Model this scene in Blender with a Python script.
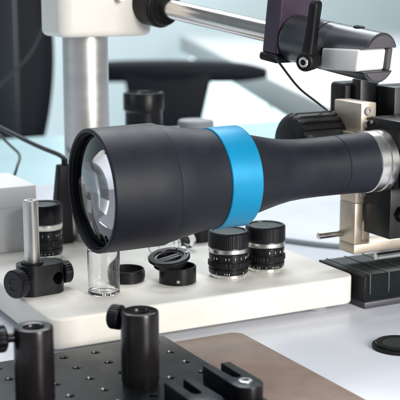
import bpy, bmesh, math, random
from mathutils import Matrix, Vector
random.seed(7)
for o in list(bpy.data.objects): bpy.data.objects.remove(o)
S = 0.001                                    # everything below is written in millimetres
R = math.radians
scene = bpy.context.scene
col = scene.collection

# ------------------------------------------------------------------ camera
cam_d = bpy.data.cameras.new('camera'); cam = bpy.data.objects.new('camera', cam_d); col.objects.link(cam)
cam.location = (0, 0, 0.285)
cam.rotation_euler = (R(90) - math.atan(220/1134), 0, R(-28))
cam_d.sensor_width = 36; cam_d.lens = 36*1134/400
cam_d.clip_start = 0.05; cam_d.clip_end = 60
cam_d.dof.use_dof = True; cam_d.dof.focus_distance = 0.905; cam_d.dof.aperture_fstop = 13
scene.camera = cam
# ------------------------------------------------------------------ ambient light of the laboratory
w = bpy.data.worlds.new('World'); scene.world = w; w.use_nodes = True
bg = w.node_tree.nodes['Background']
bg.inputs[0].default_value = (0.80, 0.90, 1.0, 1); bg.inputs[1].default_value = 0.24
# ------------------------------------------------------------------ lamps
def area(name, loc, target, sx, sy, power, color):
    d = bpy.data.lights.new(name, 'AREA'); d.shape = 'RECTANGLE'; d.size = sx; d.size_y = sy
    d.energy = power; d.color = color
    o = bpy.data.objects.new(name, d); col.objects.link(o); o.location = loc
    o.rotation_euler = (Vector(target) - Vector(loc)).to_track_quat('-Z', 'Y').to_euler()
    return o
area('key_lamp', (0.84, -1.35, 0.72), (0.45, 0.90, 0.08), 0.66, 1.15, 64, (1.0, 0.97, 0.92))
area('ceiling_lamp', (0.55, 1.25, 1.9), (0.5, 0.95, 0), 1.3, 0.7, 15.5, (0.97, 0.98, 1.0))
area('left_lamp', (-1.3, 1.3, 0.9), (0.4, 0.95, 0.1), 0.7, 0.9, 5, (0.85, 0.95, 1.0))  # cool area lamp from the left; no window is modelled there
area('room_lamp', (1.6, 3.2, 2.4), (1.6, 4.2, -0.2), 2.5, 2.0, 170, (0.92, 0.98, 1.0))
scene.view_settings.view_transform = 'Standard'; scene.view_settings.look = 'None'
scene.view_settings.exposure = 0.03; scene.view_settings.gamma = 1
scene.render.engine = 'CYCLES'

# ------------------------------------------------------------------ materials
def mat(name, c, rough=0.5, metal=0.0, var=0.0, vscale=60, bump=0.0, bscale=900, spec=0.5, rvar=0.0, stretch=(1,1,1),
        trans=0.0, ior=1.5, emit=0.0, coat=0.0, tint=None, specks=0.0, speck_col=(0.5,0.5,0.5)):
    m = bpy.data.materials.new(name); m.use_nodes = True
    nt = m.node_tree; b = nt.nodes['Principled BSDF']; N = nt.nodes.new; L = nt.links.new
    b.inputs['Base Color'].default_value = (*c, 1); b.inputs['Roughness'].default_value = rough
    b.inputs['Metallic'].default_value = metal; b.inputs['Specular IOR Level'].default_value = spec
    b.inputs['Transmission Weight'].default_value = trans; b.inputs['IOR'].default_value = ior
    b.inputs['Coat Weight'].default_value = coat
    if emit:
        b.inputs['Emission Color'].default_value = (*c, 1); b.inputs['Emission Strength'].default_value = emit
    if var or bump or rvar or specks:
        tc = N('ShaderNodeTexCoord'); mp = N('ShaderNodeMapping'); mp.inputs['Scale'].default_value = stretch
        L(tc.outputs['Object'], mp.inputs['Vector'])
    if var or rvar:
        n = N('ShaderNodeTexNoise'); n.inputs['Scale'].default_value = vscale; n.inputs['Detail'].default_value = 6
        n.inputs['Roughness'].default_value = 0.65
        L(mp.outputs[0], n.inputs['Vector'])
    last = None
    if var:
        mx = N('ShaderNodeMix'); mx.data_type = 'RGBA'
        t = tint or c
        mx.inputs[6].default_value = (*[max(0, x*(1-var)) for x in c], 1)
        mx.inputs[7].default_value = (*[min(1, x*(1+var)) for x in t], 1)
        mr0 = N('ShaderNodeMapRange'); mr0.inputs[1].default_value = 0.3; mr0.inputs[2].default_value = 0.7
        L(n.outputs['Fac'], mr0.inputs[0]); L(mr0.outputs[0], mx.inputs[0]); last = mx.outputs[2]
        L(last, b.inputs['Base Color'])
    if specks:                                # dust and tiny scuffs
        sn = N('ShaderNodeTexNoise'); sn.inputs['Scale'].default_value = 420; sn.inputs['Detail'].default_value = 3
        L(mp.outputs[0], sn.inputs['Vector'])
        mr = N('ShaderNodeMapRange'); mr.inputs[1].default_value = 0.67; mr.inputs[2].default_value = 0.74
        mr.inputs[4].default_value = specks; L(sn.outputs['Fac'], mr.inputs[0])
        mx2 = N('ShaderNodeMix'); mx2.data_type = 'RGBA'; mx2.inputs[6].default_value = (*c, 1)
        mx2.inputs[7].default_value = (*speck_col, 1)
        if last: L(last, mx2.inputs[6])
        L(mr.outputs[0], mx2.inputs[0]); L(mx2.outputs[2], b.inputs['Base Color'])
    if rvar:
        mr = N('ShaderNodeMapRange'); mr.inputs[1].default_value = 0.3; mr.inputs[2].default_value = 0.7
        mr.inputs[3].default_value = max(0.02, rough-rvar); mr.inputs[4].default_value = min(1, rough+rvar)
        L(n.outputs['Fac'], mr.inputs[0]); L(mr.outputs[0], b.inputs['Roughness'])
    if bump:
        n2 = N('ShaderNodeTexNoise'); n2.inputs['Scale'].default_value = bscale; n2.inputs['Detail'].default_value = 4
        L(mp.outputs[0], n2.inputs['Vector'])
        bp = N('ShaderNodeBump'); bp.inputs['Strength'].default_value = bump; bp.inputs['Distance'].default_value = 0.0004
        L(n2.outputs['Fac'], bp.inputs['Height']); L(bp.outputs[0], b.inputs['Normal'])
    return m
M = dict(
 table = mat('white_laminate', (0.72,0.74,0.80), 0.32, var=0.03, vscale=9, rvar=0.05),
 backdesk = mat('laminate_reflection_tint', (0.40,0.56,0.60), 0.4, var=0.03, vscale=5),  # pale blue stands in for cool window light reflected in the top
 cream = mat('cream_paint', (0.77,0.735,0.665), 0.45, var=0.08, vscale=16, bump=0.22, bscale=1000, rvar=0.09, specks=0.18, speck_col=(0.40,0.36,0.30), tint=(0.74,0.715,0.67)),
 lens = mat('black_lens_anodising', (0.0105,0.0125,0.020), 0.5, var=0.25, vscale=24, bump=0.14, bscale=2600, rvar=0.07, specks=0.14, speck_col=(0.08,0.08,0.09), spec=0.28),
 black = mat('black_anodised', (0.006,0.006,0.008), 0.32, spec=0.3, var=0.2, vscale=70, bump=0.10, bscale=2200, rvar=0.08, specks=0.12, speck_col=(0.2,0.2,0.2)),
 post = mat('turned_black_steel', (0.013,0.011,0.012), 0.27, metal=0.15, spec=0.42, var=0.1, vscale=90, bump=0.02, bscale=700, stretch=(0.4,0.4,2), rvar=0.02),
 dull = mat('matt_black', (0.005,0.005,0.006), 0.48, spec=0.26, var=0.2, vscale=60, bump=0.1),
 board = mat('black_breadboard', (0.007,0.009,0.011), 0.33, spec=0.36, var=0.22, vscale=35, bump=0.12, bscale=1800, rvar=0.1, specks=0.2, speck_col=(0.2,0.2,0.2)),
 countersink = mat('grey_countersink', (0.11,0.115,0.115), 0.35, metal=0.5, var=0.5, vscale=150),  # lighter metal grey for the chamfer ring of each hole
 bore = mat('bore_black', (0.006,0.006,0.006), 0.7),
 blue = mat('blue_anodised', (0.003,0.265,0.50), 0.42, metal=0.2, spec=0.35, var=0.06, vscale=60, bump=0.05, bscale=2500),
 steel = mat('brushed_steel', (0.62,0.60,0.58), 0.41, metal=1.0, var=0.04, vscale=30, bump=0.01, bscale=500, stretch=(0.5,0.5,3), rvar=0.03),
 chrome = mat('chrome', (0.66,0.63,0.59), 0.17, metal=1.0, var=0.06, vscale=40, rvar=0.04),
 silver = mat('turned_aluminium', (0.80,0.79,0.76), 0.26, metal=1.0, var=0.05, vscale=80, bump=0.15, bscale=700, stretch=(6,0.3,0.3)),
 beige = mat('nickel_plated_metal', (0.60,0.52,0.43), 0.42, metal=0.65, var=0.08, vscale=40, bump=0.08, bscale=1200, rvar=0.08),
 plastic = mat('white_plastic', (0.82,0.80,0.78), 0.4, var=0.03, vscale=40),
 box = mat('white_card', (0.78,0.77,0.78), 0.6, var=0.03, vscale=25),
 print = mat('pale_grey_print', (0.52,0.53,0.55), 0.6),
 glass = mat('clear_glass', (1,1,1), 0.0, trans=1.0, ior=1.5),
 optic = mat('coated_optical_glass', (1.0,0.97,0.99), 0.0, trans=1.0, ior=1.75),
 smoke = mat('dark_filter_glass', (0.03,0.042,0.04), 0.3, spec=0.2),
 purple = mat('purple_black_anodising', (0.048,0.030,0.055), 0.36, var=0.12, vscale=40, bump=0.05, rvar=0.06),
 gun = mat('gunmetal_anodising', (0.075,0.080,0.088), 0.30, metal=0.5, var=0.1, vscale=50, rvar=0.02),
 gunend = mat('satin_grey_end', (0.10,0.09,0.10), 0.5, metal=0.2, var=0.08),
 bellows = mat('bellows_fabric', (0.012,0.018,0.018), 0.5, spec=0.3, var=0.25, vscale=60, bump=0.15),
 stiff = mat('bellows_grey_edge', (0.09,0.105,0.105), 0.5),
 rail = mat('dark_grey_rail', (0.05,0.05,0.065), 0.4, var=0.1),
 mat = mat('brown_board', (0.275,0.19,0.15), 0.5, var=0.16, vscale=45, bump=0.25, bscale=900, specks=0.35, speck_col=(0.46,0.33,0.26)),
 mark = mat('white_paint_marks', (0.75,0.75,0.73), 0.5),
 rubber = mat('grey_rubber', (0.30,0.31,0.33), 0.6),
 chair = mat('black_chair_fabric', (0.006,0.008,0.013), 0.6, spec=0.25, var=0.25, vscale=14, bump=0.3, bscale=400),
 chairp = mat('dark_chair_plastic', (0.016,0.019,0.028), 0.35, var=0.1, vscale=10),
 cable = mat('black_cable', (0.012,0.018,0.02), 0.5),
 greycable = mat('grey_cable', (0.28,0.33,0.36), 0.5),
 wall = mat('pale_blue_grey_wall', (0.60,0.68,0.70), 0.8, var=0.03, vscale=2),
 floor = mat('grey_floor', (0.42,0.50,0.53), 0.6, var=0.06, vscale=4),
 desk2 = mat('light_grey_desk', (0.62,0.63,0.64), 0.5, var=0.03, vscale=3),
 desk2e = mat('shaded_desk_edge', (0.40,0.42,0.42), 0.5),  # darker grey puts the shade of the desk side into the colour
 window = mat('daylit_window', (0.80,0.98,1.0), 0.3, emit=1.45),
)

# ------------------------------------------------------------------ mesh helpers (mm in, metres out)
def finish(name, bm, m, parent=None, smooth=35):
    bmesh.ops.recalc_face_normals(bm, faces=bm.faces[:])
    bm.transform(Matrix.Scale(S, 4))
    me = bpy.data.meshes.new(name); bm.to_mesh(me); bm.free()
    if smooth:
        me.shade_smooth(); me.set_sharp_from_angle(angle=R(smooth))
    me.materials.append(M[m])
    o = bpy.data.objects.new(name, me); col.objects.link(o); o.parent = parent
    return o
def tag(o, label=None, cat=None, group=None, kind=None):
    if label: o['label'] = label
    if cat: o['category'] = cat
    if group: o['group'] = group
    if kind: o['kind'] = kind
    return o
def thing(name, loc, label, cat, rot=(0,0,0), group=None):
    o = bpy.data.objects.new(name, None); col.objects.link(o); o.empty_display_size = 0.01
    o.location = [v*S for v in loc]; o.rotation_euler = rot
    return tag(o, label, cat, group)
def add_box(bm, x0, x1, y0, y1, z0, z1, bev=0.0, seg=2):
    r = bmesh.ops.create_cube(bm, size=1)
    vs = r['verts']
    bmesh.ops.transform(bm, matrix=Matrix.Translation(((x0+x1)/2,(y0+y1)/2,(z0+z1)/2)) @ Matrix.Diagonal((x1-x0,y1-y0,z1-z0,1)), verts=vs)
    if bev:
        es = list({e for v in vs for e in v.link_edges})
        bmesh.ops.bevel(bm, geom=es, offset=bev, segments=seg, profile=0.5, affect='EDGES')
def box(name, x0, x1, y0, y1, z0, z1, m, parent=None, bev=0.6, seg=2):
    bm = bmesh.new(); add_box(bm, x0,x1,y0,y1,z0,z1,bev,seg); return finish(name, bm, m, parent)
AX = {'Z': Matrix.Identity(4), 'X': Matrix.Rotation(R(90),4,'Y'), '-X': Matrix.Rotation(R(-90),4,'Y'),
      'Y': Matrix.Rotation(R(-90),4,'X'), '-Y': Matrix.Rotation(R(90),4,'X')}
def add_lathe(bm, prof, seg=48, axis='Z', at=(0,0,0), rmod=None, closed=False):
    """prof: (radius, height) pairs; rmod(theta, i) multiplies the radius"""
    A = Matrix.Translation(at) @ (AX[axis] if isinstance(axis, str) else axis)
    rings = []
    for i,(r,h) in enumerate(prof):
        if r < 1e-6: rings.append([bm.verts.new(A @ Vector((0,0,h)))]); continue
        rings.append([bm.verts.new(A @ Vector((math.cos(t)*r*(rmod(t,i) if rmod else 1), math.sin(t)*r*(rmod(t,i) if rmod else 1), h)))
                      for t in (2*math.pi*k/seg for k in range(seg))])
    pairs = list(zip(rings[:-1], rings[1:]))
    if closed: pairs.append((rings[-1], rings[0]))
    for a, b in pairs:
        for k in range(seg):
            k2 = (k+1) % seg
            if len(a) == 1 and len(b) == 1: continue
            if len(a) == 1: bm.faces.new((a[0], b[k], b[k2]))
            elif len(b) == 1: bm.faces.new((a[k], a[k2], b[0]))
            else: bm.faces.new((a[k], a[k2], b[k2], b[k]))
def lathe(name, prof, m, parent=None, seg=48, axis='Z', at=(0,0,0), rmod=None, closed=False, smooth=35):
    bm = bmesh.new(); add_lathe(bm, prof, seg, axis, at, rmod, closed); return finish(name, bm, m, parent, smooth)
def rod(r, l, c=0.6):                                    # solid rod profile with chamfered rims
    return [(0,0),(r-c,0),(r,c),(r,l-c),(r-c,l),(0,l)]
def add_prism(bm, pts, z0, z1, bev=0.0):
    lo = [bm.verts.new((x,y,z0)) for x,y in pts]; hi = [bm.verts.new((x,y,z1)) for x,y in pts]
    n = len(pts)
    f1 = bm.faces.new(lo[::-1]); f2 = bm.faces.new(hi)
    for i in range(n): bm.faces.new((lo[i], lo[(i+1)%n], hi[(i+1)%n], hi[i]))
    if bev:
        es = list(f1.edges) + list(f2.edges)
        bmesh.ops.bevel(bm, geom=es, offset=bev, segments=2, profile=0.5, affect='EDGES')
def prism(name, pts, z0, z1, m, parent=None, bev=0.0, smooth=35):
    bm = bmesh.new(); add_prism(bm, pts, z0, z1, bev); return finish(name, bm, m, parent, smooth)
def rrect(x0, x1, y0, y1, r, n=8):
    if not isinstance(r, (tuple,list)): r = (r,)*4        # corner radii: x0y0, x1y0, x1y1, x0y1
    out = []
    for (cx,cy,a0,rr) in ((x0+r[0],y0+r[0],180,r[0]),(x1-r[1],y0+r[1],270,r[1]),(x1-r[2],y1-r[2],0,r[2]),(x0+r[3],y1-r[3],90,r[3])):
        for k in range(n+1):
            a = R(a0 + 90*k/n); out.append((cx+rr*math.cos(a), cy+rr*math.sin(a)))
    return out
def rounded_slab(name, x0, x1, y0, y1, rad, z0, z1, e, m, parent, n=12):   # plate with rounded corners and rounded edges
    bm = bmesh.new(); levels = []
    for k in range(7):
        a = R(90*k/6); levels.append((e*(1-math.sin(a)), z0+e*(1-math.cos(a))))
    for k in range(7):
        a = R(90*k/6); levels.append((e*(1-math.cos(a)), z1-e*(1-math.sin(a))))
    rings = [[bm.verts.new((x,y,z)) for x,y in rrect(x0+i,x1-i,y0+i,y1-i,[q-i for q in rad],n)] for i,z in levels]
    c = len(rings[0]); bm.faces.new(rings[0][::-1]); bm.faces.new(rings[-1])
    for a,b in zip(rings[:-1],rings[1:]):
        for k in range(c): bm.faces.new((a[k],a[(k+1)%c],b[(k+1)%c],b[k]))
    return finish(name, bm, m, parent)
def cut(o, cutters):                                      # real bores and slots; the cutting solids are removed again
    for c in cutters:
        md = o.modifiers.new('b','BOOLEAN'); md.operation='DIFFERENCE'; md.solver='EXACT'; md.object=c
        bpy.context.view_layer.update()
        dg = bpy.context.evaluated_depsgraph_get()
        me = bpy.data.meshes.new_from_object(o.evaluated_get(dg))
        o.modifiers.clear(); o.data = me
        me.shade_smooth(); me.set_sharp_from_angle(angle=R(35))
        bpy.data.objects.remove(c)
def tube(name, pts, r, m, parent=None, seg=10, sub=10):
    P = [Vector(p) for p in pts]; path = []
    for i in range(len(P)-1):
        p0 = P[max(i-1,0)]; p1 = P[i]; p2 = P[i+1]; p3 = P[min(i+2,len(P)-1)]
        for k in range(sub):
            t = k/sub
            path.append(0.5*((2*p1)+(p2-p0)*t+(2*p0-5*p1+4*p2-p3)*t*t+(3*p1-p0-3*p2+p3)*t**3))
    path.append(P[-1])
    bm = bmesh.new(); rings = []
    for i,p in enumerate(path):
        d = (path[min(i+1,len(path)-1)]-path[max(i-1,0)]).normalized()
        u = d.cross(Vector((0.13,0.2,1))).normalized(); v = d.cross(u)
        rings.append([bm.verts.new(p+(u*math.cos(2*math.pi*k/seg)+v*math.sin(2*math.pi*k/seg))*r) for k in range(seg)])
    for a,b in zip(rings[:-1], rings[1:]):
        for k in range(seg): bm.faces.new((a[k],a[(k+1)%seg],b[(k+1)%seg],b[k]))
    bm.faces.new(rings[0][::-1]); bm.faces.new(rings[-1])
    return finish(name, bm, m, parent, 60)
def socket_screw(parent, at, axis, r=3.2, name='screw'):  # cap screw with a hexagon socket
    bm = bmesh.new()
    add_lathe(bm, [(0,0),(r-0.4,0),(r,0.4),(r,2.2),(r-0.5,2.7),(r*0.52,2.7)], 24, axis, at)
    add_lathe(bm, [(r*0.52,2.7),(r*0.50,0.9),(0,0.9)], 6, axis, at)
    return finish(name, bm, 'steel', parent)

# ================================================================== THE SETTING
tag(box('floor', -3000, 9000, -1500, 9000, -760, -740, 'floor', bev=0), kind='structure')
tag(box('wall', -3000, 9000, 5600, 5700, -740, 1800, 'wall', bev=0), kind='structure')
# the work table, white front top and rear top tinted blue for reflected window light
t = thing('lab_table', (500, 700, -740), 'white laminate laboratory table under the stand and the breadboard', 'table')
def loc(o, th):                                            # part given in world mm -> local to its thing
    o.matrix_parent_inverse = Matrix.Translation(-th.location) if th.rotation_euler[:] == (0,0,0) else th.matrix_basis.inverted(); return o
loc(box('table_top', -900, 2200, 250, 1500, -28, 0, 'table', t, bev=2), t)
for x in (-820, 2120):
    for y in (320, 1420): loc(box('leg', x-25, x+25, y-25, y+25, -740, -28, 'rubber', t, bev=2), t)
t = thing('rear_desk', (600, 1600, -740), 'desk top behind the white table, tinted blue for reflected window light', 'desk')
loc(box('desk_top', -900, 1700, 1502, 1990, -30, -1, 'backdesk', t, bev=3), t)
for x in (-820, 1640):
    for y in (1560, 1900): loc(box('leg', x-25, x+25, y-25, y+25, -740, -30, 'rubber', t, bev=2), t)

# ================================================================== BOOM STAND
t = thing('boom_stand', (425, 1048, 0), 'cream boom stand with thick plate base, steel column and chrome arm', 'stand')
rounded_slab('base_plate', 290-425, 575-425, 788-1048, 1140-1048, (10,12,12,10), 5, 30, 2.2, 'cream', t)
for x,y in ((320,815),(543,806),(320,1110),(540,1110)):
    lathe('foot', rod(11,5,0.8), 'rubber', t, 24, at=(x-425,y-1048,0))
lathe('column', [(0,30),(22.5,30),(22.5,258),(0,258)], 'steel', t, 96, at=(4,0,0))
lathe('column_flange', [(22.6,30),(31,30),(31,36),(29.5,37.5),(22.6,37.5)], 'steel', t, 64, at=(4,0,0), closed=True)
rounded_slab('arm_head', 389-425, 494-425, 1008-1048, 1088-1048, (14,34,34,34), 231.5, 330, 6, 'cream', t)
A = Vector((487,987,259)); C = Vector((544,724,225)); dirv = (C-A).normalized()
Q = dirv.to_track_quat('Z','Y').to_matrix().to_4x4()
def along(k): return A + dirv*k
o0 = Vector((425,1048,0))
bm = bmesh.new()
add_lathe(bm, [(9.3,-34),(20,-34),(20,-4),(18.6,-2.4),(17.2,-2),(17.2,2),(16,3.4),(9.3,3.4)], 64, Q, A-o0, closed=True)
finish('collar', bm, 'dull', t)
bm = bmesh.new(); add_lathe(bm, rod(9.2, 206, 0.6), 48, Q, along(-35)-o0); finish('boom_rod', bm, 'chrome', t)
lathe('lock_screw', rod(3.6,9,0.5), 'steel', t, 20, axis='-Y', at=(448-425, 1008-1048, 268))

# ------------------------------------------------------------------ clamp at the end of the boom
t = thing('boom_clamp', along(170), 'dark boom end clamp: gunmetal slotted cylinder, white insert and lever', 'clamp')
t.rotation_euler = Q.to_euler()
# local frame: +Z along the boom; FR turns (right, up, along) into local axes
UPL = (Q.inverted() @ Vector((0,0,1,0))).to_3d(); UPL.z = 0; UPL.normalize()
RTL = UPL.cross(Vector((0,0,1)))
if (Q.to_3x3() @ RTL).x < 0: RTL = -RTL
FR = Matrix(((RTL.x,UPL.x,0,0),(RTL.y,UPL.y,0,0),(0,0,1,0),(0,0,0,1)))
def frame_obj(name, bm, m, parent=t): bm.transform(FR); return finish(name, bm, m, parent)
bm = bmesh.new(); add_box(bm, -19, 26, -14, 95, -12, 6, 2.0, 3); frame_obj('mounting_block', bm, 'purple')
bm = bmesh.new(); add_box(bm, -21, 22, -21, -13.5, -14, 9, 3.2, 3); frame_obj('block_foot', bm, 'dull')
RC = 20.0
bm = bmesh.new(); add_lathe(bm, [(0,6.2),(RC-3,6.2),(RC-0.6,7.6),(RC,9.5),(RC,46),(0,46)], 96); frame_obj('cylinder_body', bm, 'gun')
bm = bmesh.new(); add_lathe(bm, [(RC-3,46),(RC-0.6,46.2),(RC-0.6,47),(RC-3,47.2)], 96, closed=True); frame_obj('seam_ring', bm, 'dull')
bm = bmesh.new(); add_lathe(bm, [(0,47.3),(RC-0.4,47.3),(RC,47.8),(RC,56.5),(0,56.5)], 96); frame_obj('jaw_ring', bm, 'gun')
def seg_pts(r, h, up=True, n=36):                           # circular segment beyond a chord
    a0 = math.asin(h/r); pts = []
    for k in range(n+1):
        a = a0 + (math.pi-2*a0)*k/n; pts.append((r*math.cos(a), r*math.sin(a)*(1 if up else -1)))
    return pts if up else pts[::-1]
def seg_solid(name, up, z0, z1, m, r, h0, h1, parent=t):    # the slot is cut at a slant: chord height h0 at the back, h1 at the end
    bm = bmesh.new(); A0 = seg_pts(r,h0,up); A1 = seg_pts(r,h1,up); n = len(A0)
    lo = [bm.verts.new((x,y,z0)) for x,y in A0]; hi = [bm.verts.new((x,y,z1)) for x,y in A1]
    bm.faces.new(lo[::-1]); f = bm.faces.new(hi)
    for k in range(n): bm.faces.new((lo[k],lo[(k+1)%n],hi[(k+1)%n],hi[k]))
    bmesh.ops.bevel(bm, geom=list(f.edges), offset=0.6, segments=2, profile=0.5, affect='EDGES')
    return frame_obj(name, bm, m, parent)
ju = seg_solid('upper_jaw', True, 56.7, 102, 'gun', RC, 1.2, 7.6)
seg_solid('jaw_end_face', True, 102.05, 102.9, 'gunend', RC-2.0, 8.4, 8.4, parent=ju)
jl = seg_solid('lower_jaw', False, 56.7, 102, 'gun', RC, 15.0, 10.6)
seg_solid('jaw_end_face', False, 102.05, 102.9, 'gunend', RC-2.0, 11.4, 11.4, parent=jl)
def slanted(name, x0, x1, y0, y1, z0, z1, bev, m):
    bm = bmesh.new(); add_box(bm, x0,x1,y0,y1,z0,z1,bev,3)
    for v in bm.verts: v.co.y -= (102-v.co.z)*0.125
    return frame_obj(name, bm, m)
slanted('slot_web', 12, 17.0, -10.4, 7.3, 57, 100, 0.8, 'gunend')
slanted('insert_block', -20.6, 11.6, -10.3, 7.3, 58, 98, 2.2, 'plastic')
bm = bmesh.new(); add_lathe(bm, [(2.2,0),(4.6,0),(4.6,1.6),(3.8,2.0),(2.2,1.2)], 28, Matrix.Rotation(R(-90),4,'X'), (1,RC-0.9,76), closed=True); frame_obj('port_ring', bm, 'dull')
# clamping lever: boss with socket screw, upright handle
P0 = Vector((-39,-9.5,58)); HD = Vector((0.96,0.05,-0.28)).normalized(); HQ = HD.to_track_quat('Z','Y').to_matrix().to_4x4()
bm = bmesh.new(); add_lathe(bm, [(0,0),(6.4,0),(7.6,1.2),(7.9,3),(7.9,13),(6.6,15),(6.6,30),(0,30)], 48, HQ, P0); frame_obj('lever_hub', bm, 'dull')
bm = bmesh.new(); rings = []
for (h,dx,wx,wz) in ((-5,0,6.2,5.0),(2,0,6.6,5.2),(8,0.3,6.0,5.0),(18,0.8,5.4,4.6),(32,1.4,5.2,4.2),(42,1.8,5.6,4.2),(46,2.0,5.4,3.8),(48,2.0,3.6,2.4)):
    ce = P0 + HD*7 + Vector((dx,h,0))
    rg_ = []
    for k in range(24):
        a = 2*math.pi*k/24; ca, sa = math.cos(a), math.sin(a)
        rg_.append(bm.verts.new(ce + HD*(wx*math.copysign(abs(ca)**0.6,ca)) + Vector((0.28,0,0.96))*(wz*math.copysign(abs(sa)**0.6,sa))))
    rings.append(rg_)
for a,b in zip(rings[:-1],rings[1:]):
    for k in range(24): bm.faces.new((a[k],a[(k+1)%24],b[(k+1)%24],b[k]))
bm.faces.new(rings[0][::-1]); bm.faces.new(rings[-1]); frame_obj('lever_handle', bm, 'dull')
HQm = (-HD).to_track_quat('Z','Y').to_matrix().to_4x4()
bm = bmesh.new()
add_lathe(bm, [(0,-1),(4.3,-1),(4.3,0.7),(3.8,1.2),(2.3,1.2)], 32, HQm, P0)
add_lathe(bm, [(2.3,1.2),(2.2,-0.4),(0,-0.4)], 6, HQm, P0)
frame_obj('lever_screw', bm, 'chrome')

# ================================================================== TELECENTRIC LENS (axis along local +X)
t = thing('telecentric_lens', (327.2, 789.3, 126.9), 'large black tapered lens with a bright blue band and glass front', 'lens', rot=(0, R(-0.77), 0))
fb = lathe('front_barrel', [(44.2,6.47),(44.6,-0.87),(45.0,-1.62),(46.6,-2.0),(47.5,-1.53),(48.0,-0.68),(48.25,35.64),(48.3,51.63),(48.0,52.76),(47.2,53.7),
                            (47.25,54.18),(44.3,69.67),(41.2,86.77),(40.3,96.27),(40.0,99.6),(38.0,99.6),(38,96.27),(38,82.97),(41.5,63.96),(43.2,43.16),(43.5,18.7)],
           'lens', t, 144, axis='X', closed=True, smooth=25)
lathe('rim', [(44.3,2.89),(44.3,0.45),(43.9,0.07),(43.5,0.45),(43.4,2.61),(43.8,2.99)], 'dull', fb, 144, axis='X', closed=True)
lathe('retaining_ring', [(43.5,21.5),(41.6,21.5),(41.0,22.1),(41.0,24.2),(43.4,24.2)], 'dull', fb, 144, axis='X', closed=True)
def lens_solid(name, r, x0, sag, edge, sag2, parent, m='optic', n=14):
    p = []
    for k in range(n+1):
        rr = r*k/n; p.append((rr, x0 + sag*(rr/r)**2))
    for k in range(n,-1,-1):
        rr = r*k/n; p.append((rr, x0+sag+edge+sag2*(1-(rr/r)**2)))
    return lathe(name, p, m, parent, 128, axis='X', smooth=40)
lens_solid('front_element', 43.3, -1.4, 5.6, 3, 10, t)
lens_solid('inner_element', 38.0, 34, 9, 3, 6, t)
lathe('inner_baffle', [(41.5,30),(30,30.5),(29,31.2),(29,32.2),(41.5,32.2)], 'rail', t, 128, axis='X', closed=True)
lathe('rear_baffle', [(0,84),(37.9,84),(37.9,86),(0,86)], 'rail', t, 96, axis='X')
lathe('blue_band', [(36.5,99.7),(40.4,99.8),(41.1,100.48),(41.1,126.81),(40.4,127.6),(36,127.71)], 'blue', t, 144, axis='X', closed=True)
rb = lathe('rear_barrel', [(24,127.92),(35.6,127.92),(35.2,128.67),(34.2,131.86),(32.5,139.32),(30.3,148.92),(27.8,160.64),(26.0,172.37),(25.2,185.06),(25.0,200.89),(25.25,221.58),(24.9,222.0),(24.9,222.44),(25.3,222.89),
                     (25.7,238.61),(26.3,252.11),(25.8,253.0),(22,253.0)], 'lens', t, 128, axis='X', closed=True, smooth=25)
mr_ = lathe('mount_ring', [(20,253.2),(26.0,253.2),(26.7,253.9),(26.7,261.6),(26.2,262.2),(25.4,262.3),(25.4,263.6),(26.3,263.7),(26.9,264.3),(26.9,271.2),(26.3,272),(20,272)], 'silver', t, 128, axis='X', closed=True)

# ================================================================== CAMERA, BRACKET AND STAGE
t = thing('industrial_camera', (600, 785, 62), 'black box camera body screwed to the rear of the big lens', 'camera')
L = lambda o: loc(o, t)
L(box('camera_body', 601, 690, 752, 812, 108, 166.5, 'black', t, bev=1.2))
L(box('camera_mount_block', 600, 690, 776, 814, 62, 107.8, 'black', t, bev=1.0))
L(box('adapter_plate', 599.2, 600.9, 766, 812, 109, 158, 'dull', t, bev=0.3))
for y in (758, 806): L(socket_screw(t, (601,y,162), '-X', 1.6))
kn = L(lathe('thumb_screw', [(0,0),(6.4,0),(7,0.8),(7,6),(6.2,7),(0,7)], 'dull', t, 48, axis='-Y', at=(612,776,84),
      rmod=lambda a,i: 1+0.07*math.cos(6*a)))
t = thing('camera_bracket', (595, 827, 41), 'beige metal frame bracket behind the lens with black focus knob', 'bracket')
L(box('upright', 591, 599, 815, 839, 50.2, 88, 'beige', t, bev=0.7))
L(box('foot_bar', 591, 740, 815, 839, 41, 50, 'beige', t, bev=0.7))
L(box('cross_block', 591, 607, 815, 839, 88.2, 151.5, 'beige', t, bev=0.7))
L(box('inner_web', 607.2, 616, 826, 839, 50.2, 151.5, 'beige', t, bev=0.5))
L(box('clamp_block', 595, 611, 815, 857, 151.7, 178, 'beige', t, bev=0.8))
for z in (171,159.5): L(socket_screw(t, (601.5,815,z), '-Y', 3.8))
L(socket_screw(t, (598,815,97), '-Y', 3.6))
L(box('side_plate', 635, 700, 820, 856, 120, 190, 'black', t, bev=1.2))
L(box('side_plate_lip', 616, 635, 846, 860, 120, 196, 'black', t, bev=1.0))
L(box('rear_block', 608, 650, 861, 885, 150, 192, 'dull', t, bev=4, seg=3))
L(lathe('spacer_pin', rod(3.0,30,0.6), 'chrome', t, 24, axis='-X', at=(595,835,57.2)))
L(lathe('guide_pin', rod(3.6,70,0.8), 'chrome', t, 24, axis='X', at=(596.5,790,44)))
L(box('pin_block', 664, 690, 780, 815, 40, 60, 'beige', t, bev=0.6))
def ribs(a, i): return 1 - (0.06 if (math.cos(20*a) < -0.2) else 0.0)*1.2*(1 if 4 <= i <= 7 else 0)
L(lathe('focus_knob', [(0,0),(15,0),(21,1.5),(25,5),(27,10),(27,14),(27,30),(27,46),(27,50),(25,54),(14,56),(14,62),(0,62)], 'dull', t, 260, axis='X', at=(546,862,140), rmod=ribs))
t = thing('linear_stage', (665, 820, 0), 'black pleated bellows rail beside the cream base, under the bracket', 'rail')
L(box('rail_base', 580, 780, 782, 856, 0, 6, 'rail', t, bev=1.0))
bm = bmesh.new()                                           # pleated bellows: ridges and grooves along X on front, top and back
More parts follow.
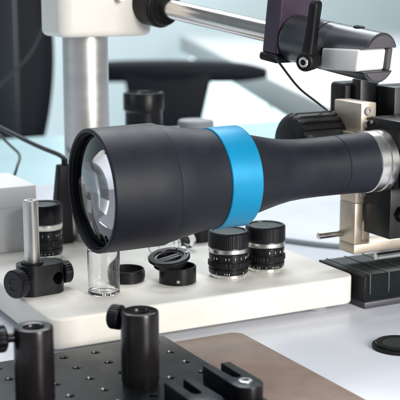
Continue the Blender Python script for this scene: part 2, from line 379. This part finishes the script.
xs = [583 + 1.7*k for k in range(113)]
secs = []
for k,x in enumerate(xs):
    d = 0 if k % 2 else 1.6
    secs.append([bm.verts.new(p) for p in ((x,785+d,6.2),(x,785+d,28.5-d*0.4),(x,786+d,29.6-d*0.3),(x,852,29.6-d*0.3),(x,853,28.0),(x,853,6.2))])
for a,b in zip(secs[:-1],secs[1:]):
    for k in range(6): bm.faces.new((a[k],a[(k+1)%6],b[(k+1)%6],b[k]))
bm.faces.new(secs[0]); bm.faces.new(secs[-1][::-1])
L(finish('bellows', bm, 'bellows', t, smooth=15))
for x in (587.6, 608.0, 628.4): L(box('stiffener', x-0.5, x+0.5, 784.6, 853.4, 12, 30.1, 'stiff', t, bev=0.2))
L(box('carriage', 668, 780, 790, 850, 30.3, 40.8, 'black', t, bev=1.0))
L(box('end_plate', 580, 582.8, 783, 855, 6.2, 29, 'dull', t, bev=0.4))

# ================================================================== BREADBOARD with tapped holes, posts, forks
t = thing('breadboard', (272, 574, 0), 'black optical breadboard with a grid of tapped holes', 'breadboard')
P = 25.0; X0, Y0, NX, NY = 122.5, 361.5, 10, 16            # right edge 372.5, back edge 761.5
bm = bmesh.new(); ztop = 13.0; n = 16
vc = {}
def gv(x,y,z):
    k = (round(x,3),round(y,3),round(z,3))
    if k not in vc: vc[k] = bm.verts.new((x-272,y-574,z))
    return vc[k]
for i in range(NX):
    for j in range(NY):
        cx = X0+P*(i+0.5); cy = Y0+P*(j+0.5); h = P/2
        def sq(k):
            k %= 16; s = k//4; f = (k%4)/4*2-1
            return [(h,f*h),(-f*h,h),(-h,-f*h),(f*h,-h)][s]
        def rr(rad,k): a = R(-45)+2*math.pi*k/16; return (rad*math.cos(a), rad*math.sin(a))
        for k in range(16):
            a=sq(k); b=sq(k+1); c=rr(3.75,k); d=rr(3.75,k+1); e=rr(3.1,k); f=rr(3.1,k+1)
            V = lambda p,z: gv(cx+p[0],cy+p[1],z)
            bm.faces.new((V(a,ztop),V(b,ztop),V(d,ztop),V(c,ztop)))
            bm.faces.new((V(c,ztop),V(d,ztop),V(f,ztop-1.0),V(e,ztop-1.0))).material_index = 1
            bm.faces.new((V(e,ztop-1),V(f,ztop-1),V(f,ztop-10),V(e,ztop-10)))
        bm.faces.new([gv(cx+rr(3.1,k)[0],cy+rr(3.1,k)[1],ztop-10) for k in range(16)])
x1 = X0+P*NX; y1 = Y0+P*NY
finish('plate', bm, 'board', t).data.materials.append(M['countersink'])
bm = bmesh.new()                                            # rim strip closing the sheet to the slab
pts_o = [(X0-0.5,Y0-0.5),(x1+0.5,Y0-0.5),(x1+0.5,y1+0.5),(X0-0.5,y1+0.5)]; pts_i=[(X0,Y0),(x1,Y0),(x1,y1),(X0,y1)]
for z0_,z1_,po,pi_ in ((12.4,13.0,pts_o,pts_i),(0,12.4,pts_o,pts_o)):
    a=[bm.verts.new((x-272,y-574,z0_)) for x,y in po]; b=[bm.verts.new((x-272,y-574,z1_)) for x,y in pi_]
    for k in range(4): bm.faces.new((a[k],a[(k+1)%4],b[(k+1)%4],b[k]))
finish('edge_band', bm, 'board', t, smooth=0)

def post_holder(x, y, label, knob_dir, knob_z, star):
    t = thing('post_holder', (x, y, 13), label, 'post holder', group='post holders on the breadboard')
    lathe('tube', [(6.4,3),(6.4,50.2),(7.2,51.4),(9.6,52),(11.3,52),(12.6,51.4),(13.1,50),(13.1,2.4),(12.4,0.4),(12.4,0),(0,0),(0,3)], 'post', t, 72)
    lathe('bore_sleeve', [(6.38,49.6),(6.38,4),(5.9,4),(5.9,49)], 'bore', t, 40, closed=True)
    a = R(knob_dir); Mx = Matrix.Rotation(a,4,'Z') @ AX['X']
    dx, dy = math.cos(a), math.sin(a)
    bm = bmesh.new(); add_lathe(bm, rod(3.0,11,0.3), 24, Mx, (dx*12,dy*12,knob_z)); sh = finish('screw_shaft', bm, 'black', t)
    bm = bmesh.new()
    if star:
        add_lathe(bm, [(0,0),(5,0),(7.0,1),(8.6,2.2),(8.6,9.5),(7.6,11),(4.2,11),(3.4,9.8),(0,9.8)], 72, Mx, (dx*17,dy*17,knob_z), rmod=lambda t_,i: 1+0.09*math.cos(8*t_)*(1 if 2<=i<=5 else 0))
    else:
        add_lathe(bm, [(0,0),(7.4,0),(8.4,0.8),(8.4,7.6),(7.4,8.6),(0,8.6)], 96, Mx, (dx*13.6,dy*13.6,knob_z), rmod=lambda t_,i: 1+0.025*math.cos(32*t_)*(1 if 2<=i<=3 else 0))
    finish('thumb_screw', bm, 'black', t)
post_holder(236, 674, 'black post holder with a lobed thumb screw, on breadboard beside steel post clamp', 172, 45.5, True)
post_holder(312, 674, 'black post holder with round knurled thumb knob, on breadboard beside slotted fork', 128, 45, False)

def fork(x, y, length, label, screw):                       # U-shaped clamping fork, open end at +Y
    t = thing('clamping_fork', (x, y, 13), label, 'clamp', group='slotted clamping forks on the breadboard')
    pts = []
    W = 10.5; s = 3.6
    for k in range(17):
        a = R(180+180*k/16); pts.append((W*math.cos(a), W*math.sin(a)))
    pts += [(W,length),(s,length)]
    for k in range(13):
        a = R(0-180*k/12); pts.append((s*math.cos(a), 14+s*math.sin(a)))
    pts += [(-s,length),(-W,length)]
    b = prism('fork_body', pts, 0.1, 12.5, 'black', t, bev=0.6)
    if screw:
        lathe('screw_ring', [(2.6,12.55),(4.8,12.55),(4.8,13.2),(4.2,13.6),(2.6,13.6)], 'steel', t, 32, at=(0,2.4,0), closed=True)
        lathe('screw_socket', [(0,12.56),(2.55,12.56),(2.55,12.9),(0,12.9)], 'bore', t, 6, at=(0,2.4,0))
    return t
fork(360, 611, 42, 'black slotted fork with a ringed screw in its rounded end, on breadboard', True)
fork(322, 596, 40, 'black slotted fork without ring, lying against the post holder with round knob', False)

# brown board beside the breadboard
tag(prism('brown_board', rrect(376, 444, 420, 768, (2,2,7,2)), 0.3, 4.0, 'mat', bev=0.7),
    'flat speckled brown board between the breadboard and white table top', 'board')

# ================================================================== SMALL LENSES AND CAPS
def knurl(nn, amt, lo, hi): return lambda a, i: 1 + (amt if lo <= i <= hi and math.cos(nn*a) > 0 else 0)
def small_lens(loc_, label, r=17.0, h=41.0, seed=0, capm='black', grp='small black and silver lenses standing on the cream base'):
    t = thing('small_lens', loc_, label, 'lens', group=grp)
    k = h/41.0
    lathe('base_flange', [(0,0),(r*0.86,0),(r*0.9,0.5),(r*0.9,3.2*k),(0,3.2*k)], 'silver', t, 72)
    lathe('body', [(0,3.3*k),(r*0.97,3.3*k),(r,4*k),(r,8*k),(r*0.95,8.4*k),(r*0.95,9.6*k),(r,10*k),(r,15*k),(r*0.97,15.3*k),(r*0.97,17*k),(r,17.4*k),(r,21*k),(r*0.94,22*k),(0,22*k)], 'black', t, 120, rmod=knurl(60,0.018,3,3))
    lathe('focus_ring', [(r*0.96,10.2*k),(r*1.035,10.4*k),(r*1.035,14.4*k),(r*0.96,14.8*k)], 'dull', t, 160, closed=True, rmod=knurl(40,0.02,1,2))
    lathe('silver_ring', [(r*0.9,22.1*k),(r*1.0,22.2*k),(r*1.03,22.8*k),(r*1.03,26*k),(r*1.0,26.5*k),(r*0.9,26.5*k)], 'silver', t, 96, closed=True)
    lathe('cap', [(0,26.6*k),(r*1.0,26.6*k),(r*1.03,27.2*k),(r*1.03,39.4*k),(r*0.98,40.6*k),(r*0.9,41*k),(r*0.84,40.8*k),(r*0.82,39.6*k),(0,39.4*k)], capm, t, 256, rmod=knurl(64,0.009,2,3))
    lathe('cap_disc', [(0,39.5*k),(r*0.8,39.5*k),(r*0.8,40.1*k),(0,40.1*k)], 'smoke', t, 64)
    bm = bmesh.new(); rg = random.Random(seed)               # engraved scale: ticks and dashes
    for zz, hh, n_, a0, a1, prob in ((18.2,1.9,20,-165,25,0.42),(5.0,1.1,30,-170,30,0.5),(1.1,0.8,36,-180,40,0.5)):
        for q in range(n_):
            if rg.random() > prob: continue
            a = R(a0+(a1-a0)*q/n_); wd = rg.choice((0.5,0.9,1.5)) if hh > 2 else rg.choice((0.35,0.6)); rad = r*(1.0 if zz > 2 else 0.9)
            Mx = Matrix.Rotation(a,4,'Z') @ Matrix.Translation((rad,0,zz*k))
            v = bmesh.ops.create_cube(bm, size=1)['verts']
            bmesh.ops.transform(bm, matrix=Mx @ Matrix.Diagonal((0.25,wd,hh,1)), verts=v)
    finish('scale_marks', bm, 'mark', t, smooth=0)
    return t
small_lens((476,842,30), 'capped small lens with silver ring, standing between black lens cap ring and its twin', 17.2, 41, 1)
small_lens((516,846,30), 'capped small lens with silver ring, on the base nearest the bellows rail', 17.2, 41.5, 5)
small_lens((357,980,30), 'taller capped small lens standing behind steel post clamp, against the white carton', 16.3, 52, 9)
bx = None

def cap_ring(name, loc_, label, r, h, wall=1.6, floor_=1.5, rot=(0,0,0), extra=None):
    t = thing(name, loc_, label, 'lens cover', rot=rot)
    lathe('cap_wall', [(r-wall,floor_),(r-wall,h-0.4),(r-wall+0.4,h),(r-0.5,h),(r,h-0.5),(r,0.5),(r-0.5,0),(0,0),(0,floor_)], 'black', t, 96, rmod=None)
    if extra: extra(t)
    return t
cap_ring('lens_cover', (390,869,30), 'shallow black cap lying on cream base behind the glass vial', 15.5, 10.5,
         extra=lambda t: lathe('grip_band', [(15.4,2.6),(15.9,2.8),(15.9,8),(15.4,8.2)], 'dull', t, 120, closed=True, rmod=knurl(50,0.012,1,2)))
cap_ring('lens_cover', (427,844,30), 'open black ring cap holding the tilted flanged adapter', 16.0, 14.5,
         extra=lambda t: lathe('set_screw', rod(1.5,1.6,0.2), 'chrome', t, 16, axis=Matrix.Rotation(R(-115),4,'Z') @ AX['X'], at=(15.6*math.cos(R(-115)),15.6*math.sin(R(-115)),4)))
t = thing('flanged_adapter', (421.5,848,45.2), 'black flanged adapter tilted across the rim of the ring cap', 'adapter', rot=(R(7),R(-9),0))
lathe('flange', [(10.6,5.2),(17.6,5.2),(18.2,5.8),(18.2,7.4),(17.4,8.2),(13.0,8.2),(12.4,7),(10.6,6.8)], 'black', t, 96, closed=True)
lathe('neck', [(10.6,-1),(13.4,-1),(14.2,0),(14.2,5.1),(10.6,5.1)], 'black', t, 96, closed=True)
bm = bmesh.new(); add_box(bm, -10.8,10.8,-2.6,-0.4,4.4,6.4,0.3); finish('spanner_bar', bm, 'rail', t)
bm = bmesh.new(); add_box(bm, -10.8,10.8,1.4,3.6,4.4,6.4,0.3); finish('spanner_bar', bm, 'rail', t)
lathe('inner_floor', [(0,-0.5),(10.58,-0.5),(10.58,0.5),(0,0.5)], 'bore', t, 48)
for a in (-20, 35):
    lathe('pin', rod(1.3,1.2,0.2), 'chrome', t, 16, at=(15.5*math.cos(R(a)),15.5*math.sin(R(a)),8.1))
t = cap_ring('lens_cover', (541,683,0), 'flat black lens cap lying alone on the white table top', 18.5, 4.6, wall=5, floor_=3.6,
         extra=lambda t: (lathe('grip_flange', [(18.2,0.1),(20.6,0.1),(21,0.6),(21,2.2),(20.4,2.8),(18.2,2.8)], 'dull', t, 140, closed=True, rmod=knurl(60,0.012,1,4)),
                          lathe('cap_disc', [(0,3.7),(13.2,3.7),(13.2,4.1),(0,4.1)], 'smoke', t, 64)))
t = thing('lens_cover', (516,978,30), 'deep black cap on the cream base behind the small capped lenses', 'lens cover')
lathe('cap_wall', [(0,0),(15,0),(15.5,0.5),(15.5,13),(15,13.6),(13.2,13.6),(12.8,12.4),(0,12.4)], 'dull', t, 72, rmod=knurl(36,0.015,2,3))
# glass vial
t = thing('glass_vial', (357,841,30), 'clear open glass vial standing on the base below the big lens', 'vial')
lathe('glass_wall', [(0,0.05),(12.2,0.05),(13.2,0.9),(13.4,2),(13.4,36.6),(13.3,37.2),(13.0,37.5),(12.95,37.2),(12.9,36.6),(12.9,3.2),(11.4,2.2),(0,2.0)], 'glass', t, 72)
# loose glass prisms / beads behind the ring cap
t = thing('glass_bottle', (462,941,30), 'small clear glass bottle lying on its side behind the ring cap', 'bottle', rot=(0,0,R(14)))
lathe('glass_body', [(0,-14),(7,-14),(8.2,-12.6),(8.2,4),(6.5,7.5),(4.2,9.5),(4.2,14),(5.2,14.4),(5.2,16.4),(3.6,16.4),(3.4,9),(5.6,6.8),(7,3.6),(7,-12),(0,-12.6)], 'glass', t, 48, axis='X', at=(0,0,8.25))
t = thing('glass_bead', (489,946,30), 'thick round glass bead standing on edge beside the lying bottle', 'glass', rot=(0,0,R(30)))
lathe('glass_disc', [(0,-4),(6,-4),(8.6,-2),(9,0),(8.6,2),(6,4),(0,4)], 'glass', t, 48, axis='X', at=(0,0,9.05))

# ================================================================== POST CLAMP on the base
t = thing('post_clamp', (313,868,30), 'black clamp block with short steel post and two round knobs', 'clamp', rot=(0,0,R(6)))
body = prism('clamp_body', rrect(-22,18,-12.5,12.5,11.8,10), 0, 25.5, 'black', t, bev=0.9)
c1 = lathe('cutter', rod(5.2,40,0.1), 'bore', None, 40, axis='Y', at=(9,-30,13))
c1.matrix_world = t.matrix_basis.copy(); bpy.context.view_layer.update()
cut(body, [c1])
lathe('steel_post', [(0,0.5),(6.2,0.5),(6.35,0.8),(6.35,77),(5.6,77.8),(2.6,77.8),(2.4,74),(0,74)], 'steel', t, 48, at=(-8.8,0,1))
lathe('post_collar', [(6.5,25.6),(9.2,25.6),(9.2,26.6),(8.6,27.2),(6.5,27.2)], 'dull', t, 48, at=(-8.8,0,0), closed=True)
def kprof(r,l): return [(0,0),(r-1,0),(r,1),(r,l-1),(r-1,l),(r*0.45,l),(r*0.4,l-0.8),(0,l-0.8)]
lathe('knob', kprof(11.5,9), 'black', t, 96, axis=Matrix.Rotation(R(20),4,'Z') @ AX['-X'], at=(-22.3,-6,12.5), rmod=knurl(30,0.02,2,3))
lathe('knob', kprof(9.2,8), 'black', t, 96, axis='X', at=(18.3,2,13.5), rmod=knurl(30,0.02,2,3))

# white carton
t = thing('white_carton', (326,1052,30), 'white cardboard carton standing on the rear left of the base', 'carton')
bm = bmesh.new(); add_box(bm, -50,36,-38,42,0,63,1.0); finish('carton_body', bm, 'box', t)
bm = bmesh.new(); add_box(bm, -40,10,-10,-2,63.02,63.12); finish('printed_line', bm, 'print', t, smooth=0)
bm = bmesh.new(); add_box(bm, -40,-6,4,10,63.02,63.12); finish('printed_line', bm, 'print', t, smooth=0)
bm = bmesh.new(); add_box(bm, -49.8,35.8,-38.15,-38.02,43,43.5); finish('lid_seam', bm, 'print', t, smooth=0)

# black wedge-shaped cable plug next to the column, and the cables
t = thing('cable_plug', (394,1030,30), 'black tapered plug standing upright against the steel column', 'plug')
bm = bmesh.new()
lo = [bm.verts.new(p) for p in ((-12,-8,0),(9,-8,0),(9,8,0),(-12,8,0))]; hi=[bm.verts.new(p) for p in ((-4,-5,78),(8,-5,78),(8,5,78),(-4,5,78))]
bm.faces.new(lo[::-1]); bm.faces.new(hi)
for k in range(4): bm.faces.new((lo[k],lo[(k+1)%4],hi[(k+1)%4],hi[k]))
bmesh.ops.bevel(bm, geom=bm.edges[:], offset=1.6, segments=3, profile=0.5, affect='EDGES'); finish('plug_body', bm, 'dull', t)
lathe('strain_relief', rod(3.0,6,0.8), 'dull', t, 24, at=(3.5,0,77.5))
tag(tube('cable', [(397.5,1030,111),(397.5,1034,114),(396.5,1046,116),(393,1080,118),(388,1120,122),(378,1190,131),(364,1285,147),(330,1430,190)], 2.3, 'cable'),
    'thick black cable rising from tapered plug across the pale desk', 'cable')
tag(tube('cable', [(378,1122,2),(369,1119,60),(384,1136,88),(398,1165,98),(397,1192,106),(380,1230,128),(340,1330,170)], 1.5, 'cable'),
    'thin black cable hanging down behind the white carton', 'cable')
tag(tube('cable', [(520,1840,0),(560,1838,70),(597,1836,112),(638,1824,153),(662,1822,190),(690,1815,260),(720,1810,330)], 2.4, 'cable'),
    'thin cable hanging in front of the tall dark chair back', 'cable')
tag(tube('cable', [(489,789,223),(497,793.5,216.6),(527,812,195),(571.6,849,176.4),(618,895.3,158.2),(633,913,142),(655,930,90)], 1.0, 'cable'),
    'thin dark cable hanging from boom clamp down behind the focus knob', 'cable')
tag(tube('cable', [(560,1180,3),(610,1100,3),(650,1045,3),(690,985,3),(760,930,3),(860,900,3)], 3.0, 'greycable'),
    'grey cable lying on the white table behind the cream base', 'cable')

# ================================================================== STANDING LENS BARRELS behind the lens
t = thing('lens_barrel', (553,1178,0), 'tall black lens barrel with open rim, standing behind the big lens', 'lens')
lathe('barrel', [(0,0),(22,0),(22,110),(21.4,112),(21.4,138),(0,138)], 'black', t, 96)
lathe('top_rim', [(17.5,130),(22.4,138.2),(23.2,139),(23.2,157),(22.4,158.6),(20.4,159),(19,157.6),(18,146)], 'black', t, 120, closed=True, rmod=knurl(50,0.012,2,3))
lathe('front_glass', [(0,146.2),(10,145.6),(17.9,144),(17.9,142),(0,142)], 'smoke', t, 64)
t = thing('lens_barrel', (622,1180,0), 'shorter black lens barrel with flat grey cap, behind the big lens', 'lens')
lathe('barrel', [(0,0),(20,0),(20,114),(0,114)], 'black', t, 72)
lathe('grey_cap', [(0,114.1),(20.4,114.1),(21.2,115),(21.2,121),(20,122.6),(0,122.8)], 'rubber', t, 72)

# ================================================================== BACKGROUND ROOM PIECES
def swivel(t, x, y):                                         # seat, gas column and five-star base in the thing's local frame
    bm = bmesh.new(); add_box(bm, -240,240,-20,460,430,490,25,3); finish('seat', bm, 'chair', t)
    lathe('gas_column', rod(28,330,2), 'chairp', t, 24, at=(0,220,100))
    bm = bmesh.new()
    for k in range(5):
        a = 2*math.pi*k/5
        v = bmesh.ops.create_cube(bm, size=1)['verts']
        bmesh.ops.transform(bm, matrix=Matrix.Translation((0,220,85)) @ Matrix.Rotation(a,4,'Z') @ Matrix.Translation((150,0,0)) @ Matrix.Diagonal((300,45,35,1)), verts=v)
    finish('star_base', bm, 'chairp', t)
    for k in range(5):
        a = 2*math.pi*k/5
        lathe('castor', rod(32,40,4), 'dull', t, 24, axis='X', at=(290*math.cos(a)-20,220+290*math.sin(a),32.2))
t = thing('office_chair', (715,2446,-740), 'tall dark office chair with curved back behind the rear desk', 'chair', rot=(0,0,R(-28)))
bm = bmesh.new()                                             # curved backrest shell, widest at mid height
prof = [(520,60),(600,140),(660,168),(740,186),(820,196),(900,198),(980,190),(1080,165),(1160,100)]
f_, b_ = [], []
for h_, w_ in prof:
    f_.append([bm.verts.new((w_*s_, -40+40*abs(s_)**2*1.0, h_)) for s_ in (-1,-0.75,-0.5,-0.2,0.2,0.5,0.75,1)])
    b_.append([bm.verts.new((w_*s_, 15+40*abs(s_)**2, h_)) for s_ in (-1,-0.75,-0.5,-0.2,0.2,0.5,0.75,1)])
for a,b in zip(f_[:-1],f_[1:]):
    for k in range(7): bm.faces.new((a[k],a[k+1],b[k+1],b[k]))
for a,b in zip(b_[:-1],b_[1:]):
    for k in range(7): bm.faces.new((a[k],b[k],b[k+1],a[k+1]))
for a,b,c,d in zip(f_[:-1],f_[1:],b_[1:],b_[:-1]):
    bm.faces.new((a[0],b[0],c[0],d[0])); bm.faces.new((a[7],d[7],c[7],b[7]))
for k in range(7):
    bm.faces.new((f_[0][k],b_[0][k],b_[0][k+1],f_[0][k+1])); bm.faces.new((f_[-1][k],f_[-1][k+1],b_[-1][k+1],b_[-1][k]))
o = finish('backrest', bm, 'chair', t, smooth=60)
sd = o.modifiers.new('round','SUBSURF'); sd.levels = 2; sd.render_levels = 2
bm = bmesh.new(); add_box(bm, 78,132,-66,-44,480,1120,9,3); finish('sheen_strip', bm, 'chairp', t)  # lighter strip stands in for the sheen on the backrest
swivel(t, 0, 0)
t = thing('office_chair', (1345,2690,-740), 'black office chair with wide curved top rail, near bright window', 'chair', rot=(0,0,R(-28)))
bm = bmesh.new()
rings = []
for k in range(25):
    u_ = -1+2*k/24; x = -8+262*u_; y = -30+45*u_*u_; z = 792-10*u_*u_; hh = 29*(1-0.6*abs(u_)**5); dd = 17*(1-0.4*abs(u_)**6)
    rings.append([bm.verts.new((x, y+dd*math.cos(a), z+hh*math.sin(a))) for a in (2*math.pi*q/16 for q in range(16))])
for a,b in zip(rings[:-1],rings[1:]):
    for q in range(16): bm.faces.new((a[q],a[(q+1)%16],b[(q+1)%16],b[q]))
bm.faces.new(rings[0][::-1]); bm.faces.new(rings[-1]); finish('top_rail', bm, 'chair', t, smooth=60)
bm = bmesh.new()
lo = [(-80,500),(44,500),(108,785),(-124,785)]
fr = [bm.verts.new((x,-40,z)) for x,z in lo]; bk=[bm.verts.new((x,-5,z)) for x,z in lo]
bm.faces.new(fr); bm.faces.new(bk[::-1])
for k in range(4): bm.faces.new((fr[k],bk[k],bk[(k+1)%4],fr[(k+1)%4]))
bmesh.ops.bevel(bm, geom=bm.edges[:], offset=6, segments=3, profile=0.5, affect='EDGES'); finish('back_panel', bm, 'chair', t)
swivel(t, 0, 0)

# second desk running away to the right
a = Vector((1451,2087)); b = Vector((2743,5384)); d = (b-a).normalized(); nrm = Vector((d.y,-d.x))
p0 = a - d*60; p1 = a + d*3500
t = thing('side_desk', (p0.x,p0.y,-740), 'long light grey desk with thick edge running away under boom clamp', 'desk')
t.rotation_euler = (0,0,math.atan2(d.y,d.x))
Ln = (p1-p0).length
bm = bmesh.new(); add_box(bm, 0,Ln,-2400,0,662,740,3); finish('desk_top', bm, 'desk2', t)
bm = bmesh.new(); add_box(bm, 2,Ln-2,0.3,4,661,738,1); finish('edge_strip', bm, 'desk2e', t)
for x in (1800, Ln-200):
    for y in (-1500,-2300):
        bm = bmesh.new(); add_box(bm, x-25,x+25,y-25,y+25,0,661,2); finish('leg', bm, 'rubber', t)
# low daylit window in the back wall
t = thing('low_window', (3000,5598,-740), 'bright daylit low window in the wall behind the chairs', 'window')
Lw = lambda o: loc(o, t)
for k in range(3):
    x0 = 2905+520*k
    Lw(box('pane', x0, x0+505, 5588, 5594, -730, -80, 'window', t, bev=0))
for k in range(4):
    x0 = 2905+520*k-13
    Lw(box('frame_bar', x0-2, x0+11, 5570, 5599, -738, -70, 'plastic', t, bev=1))
Lw(box('frame_rail', 2880, 4470, 5570, 5599, -69.5, -40, 'plastic', t, bev=1))
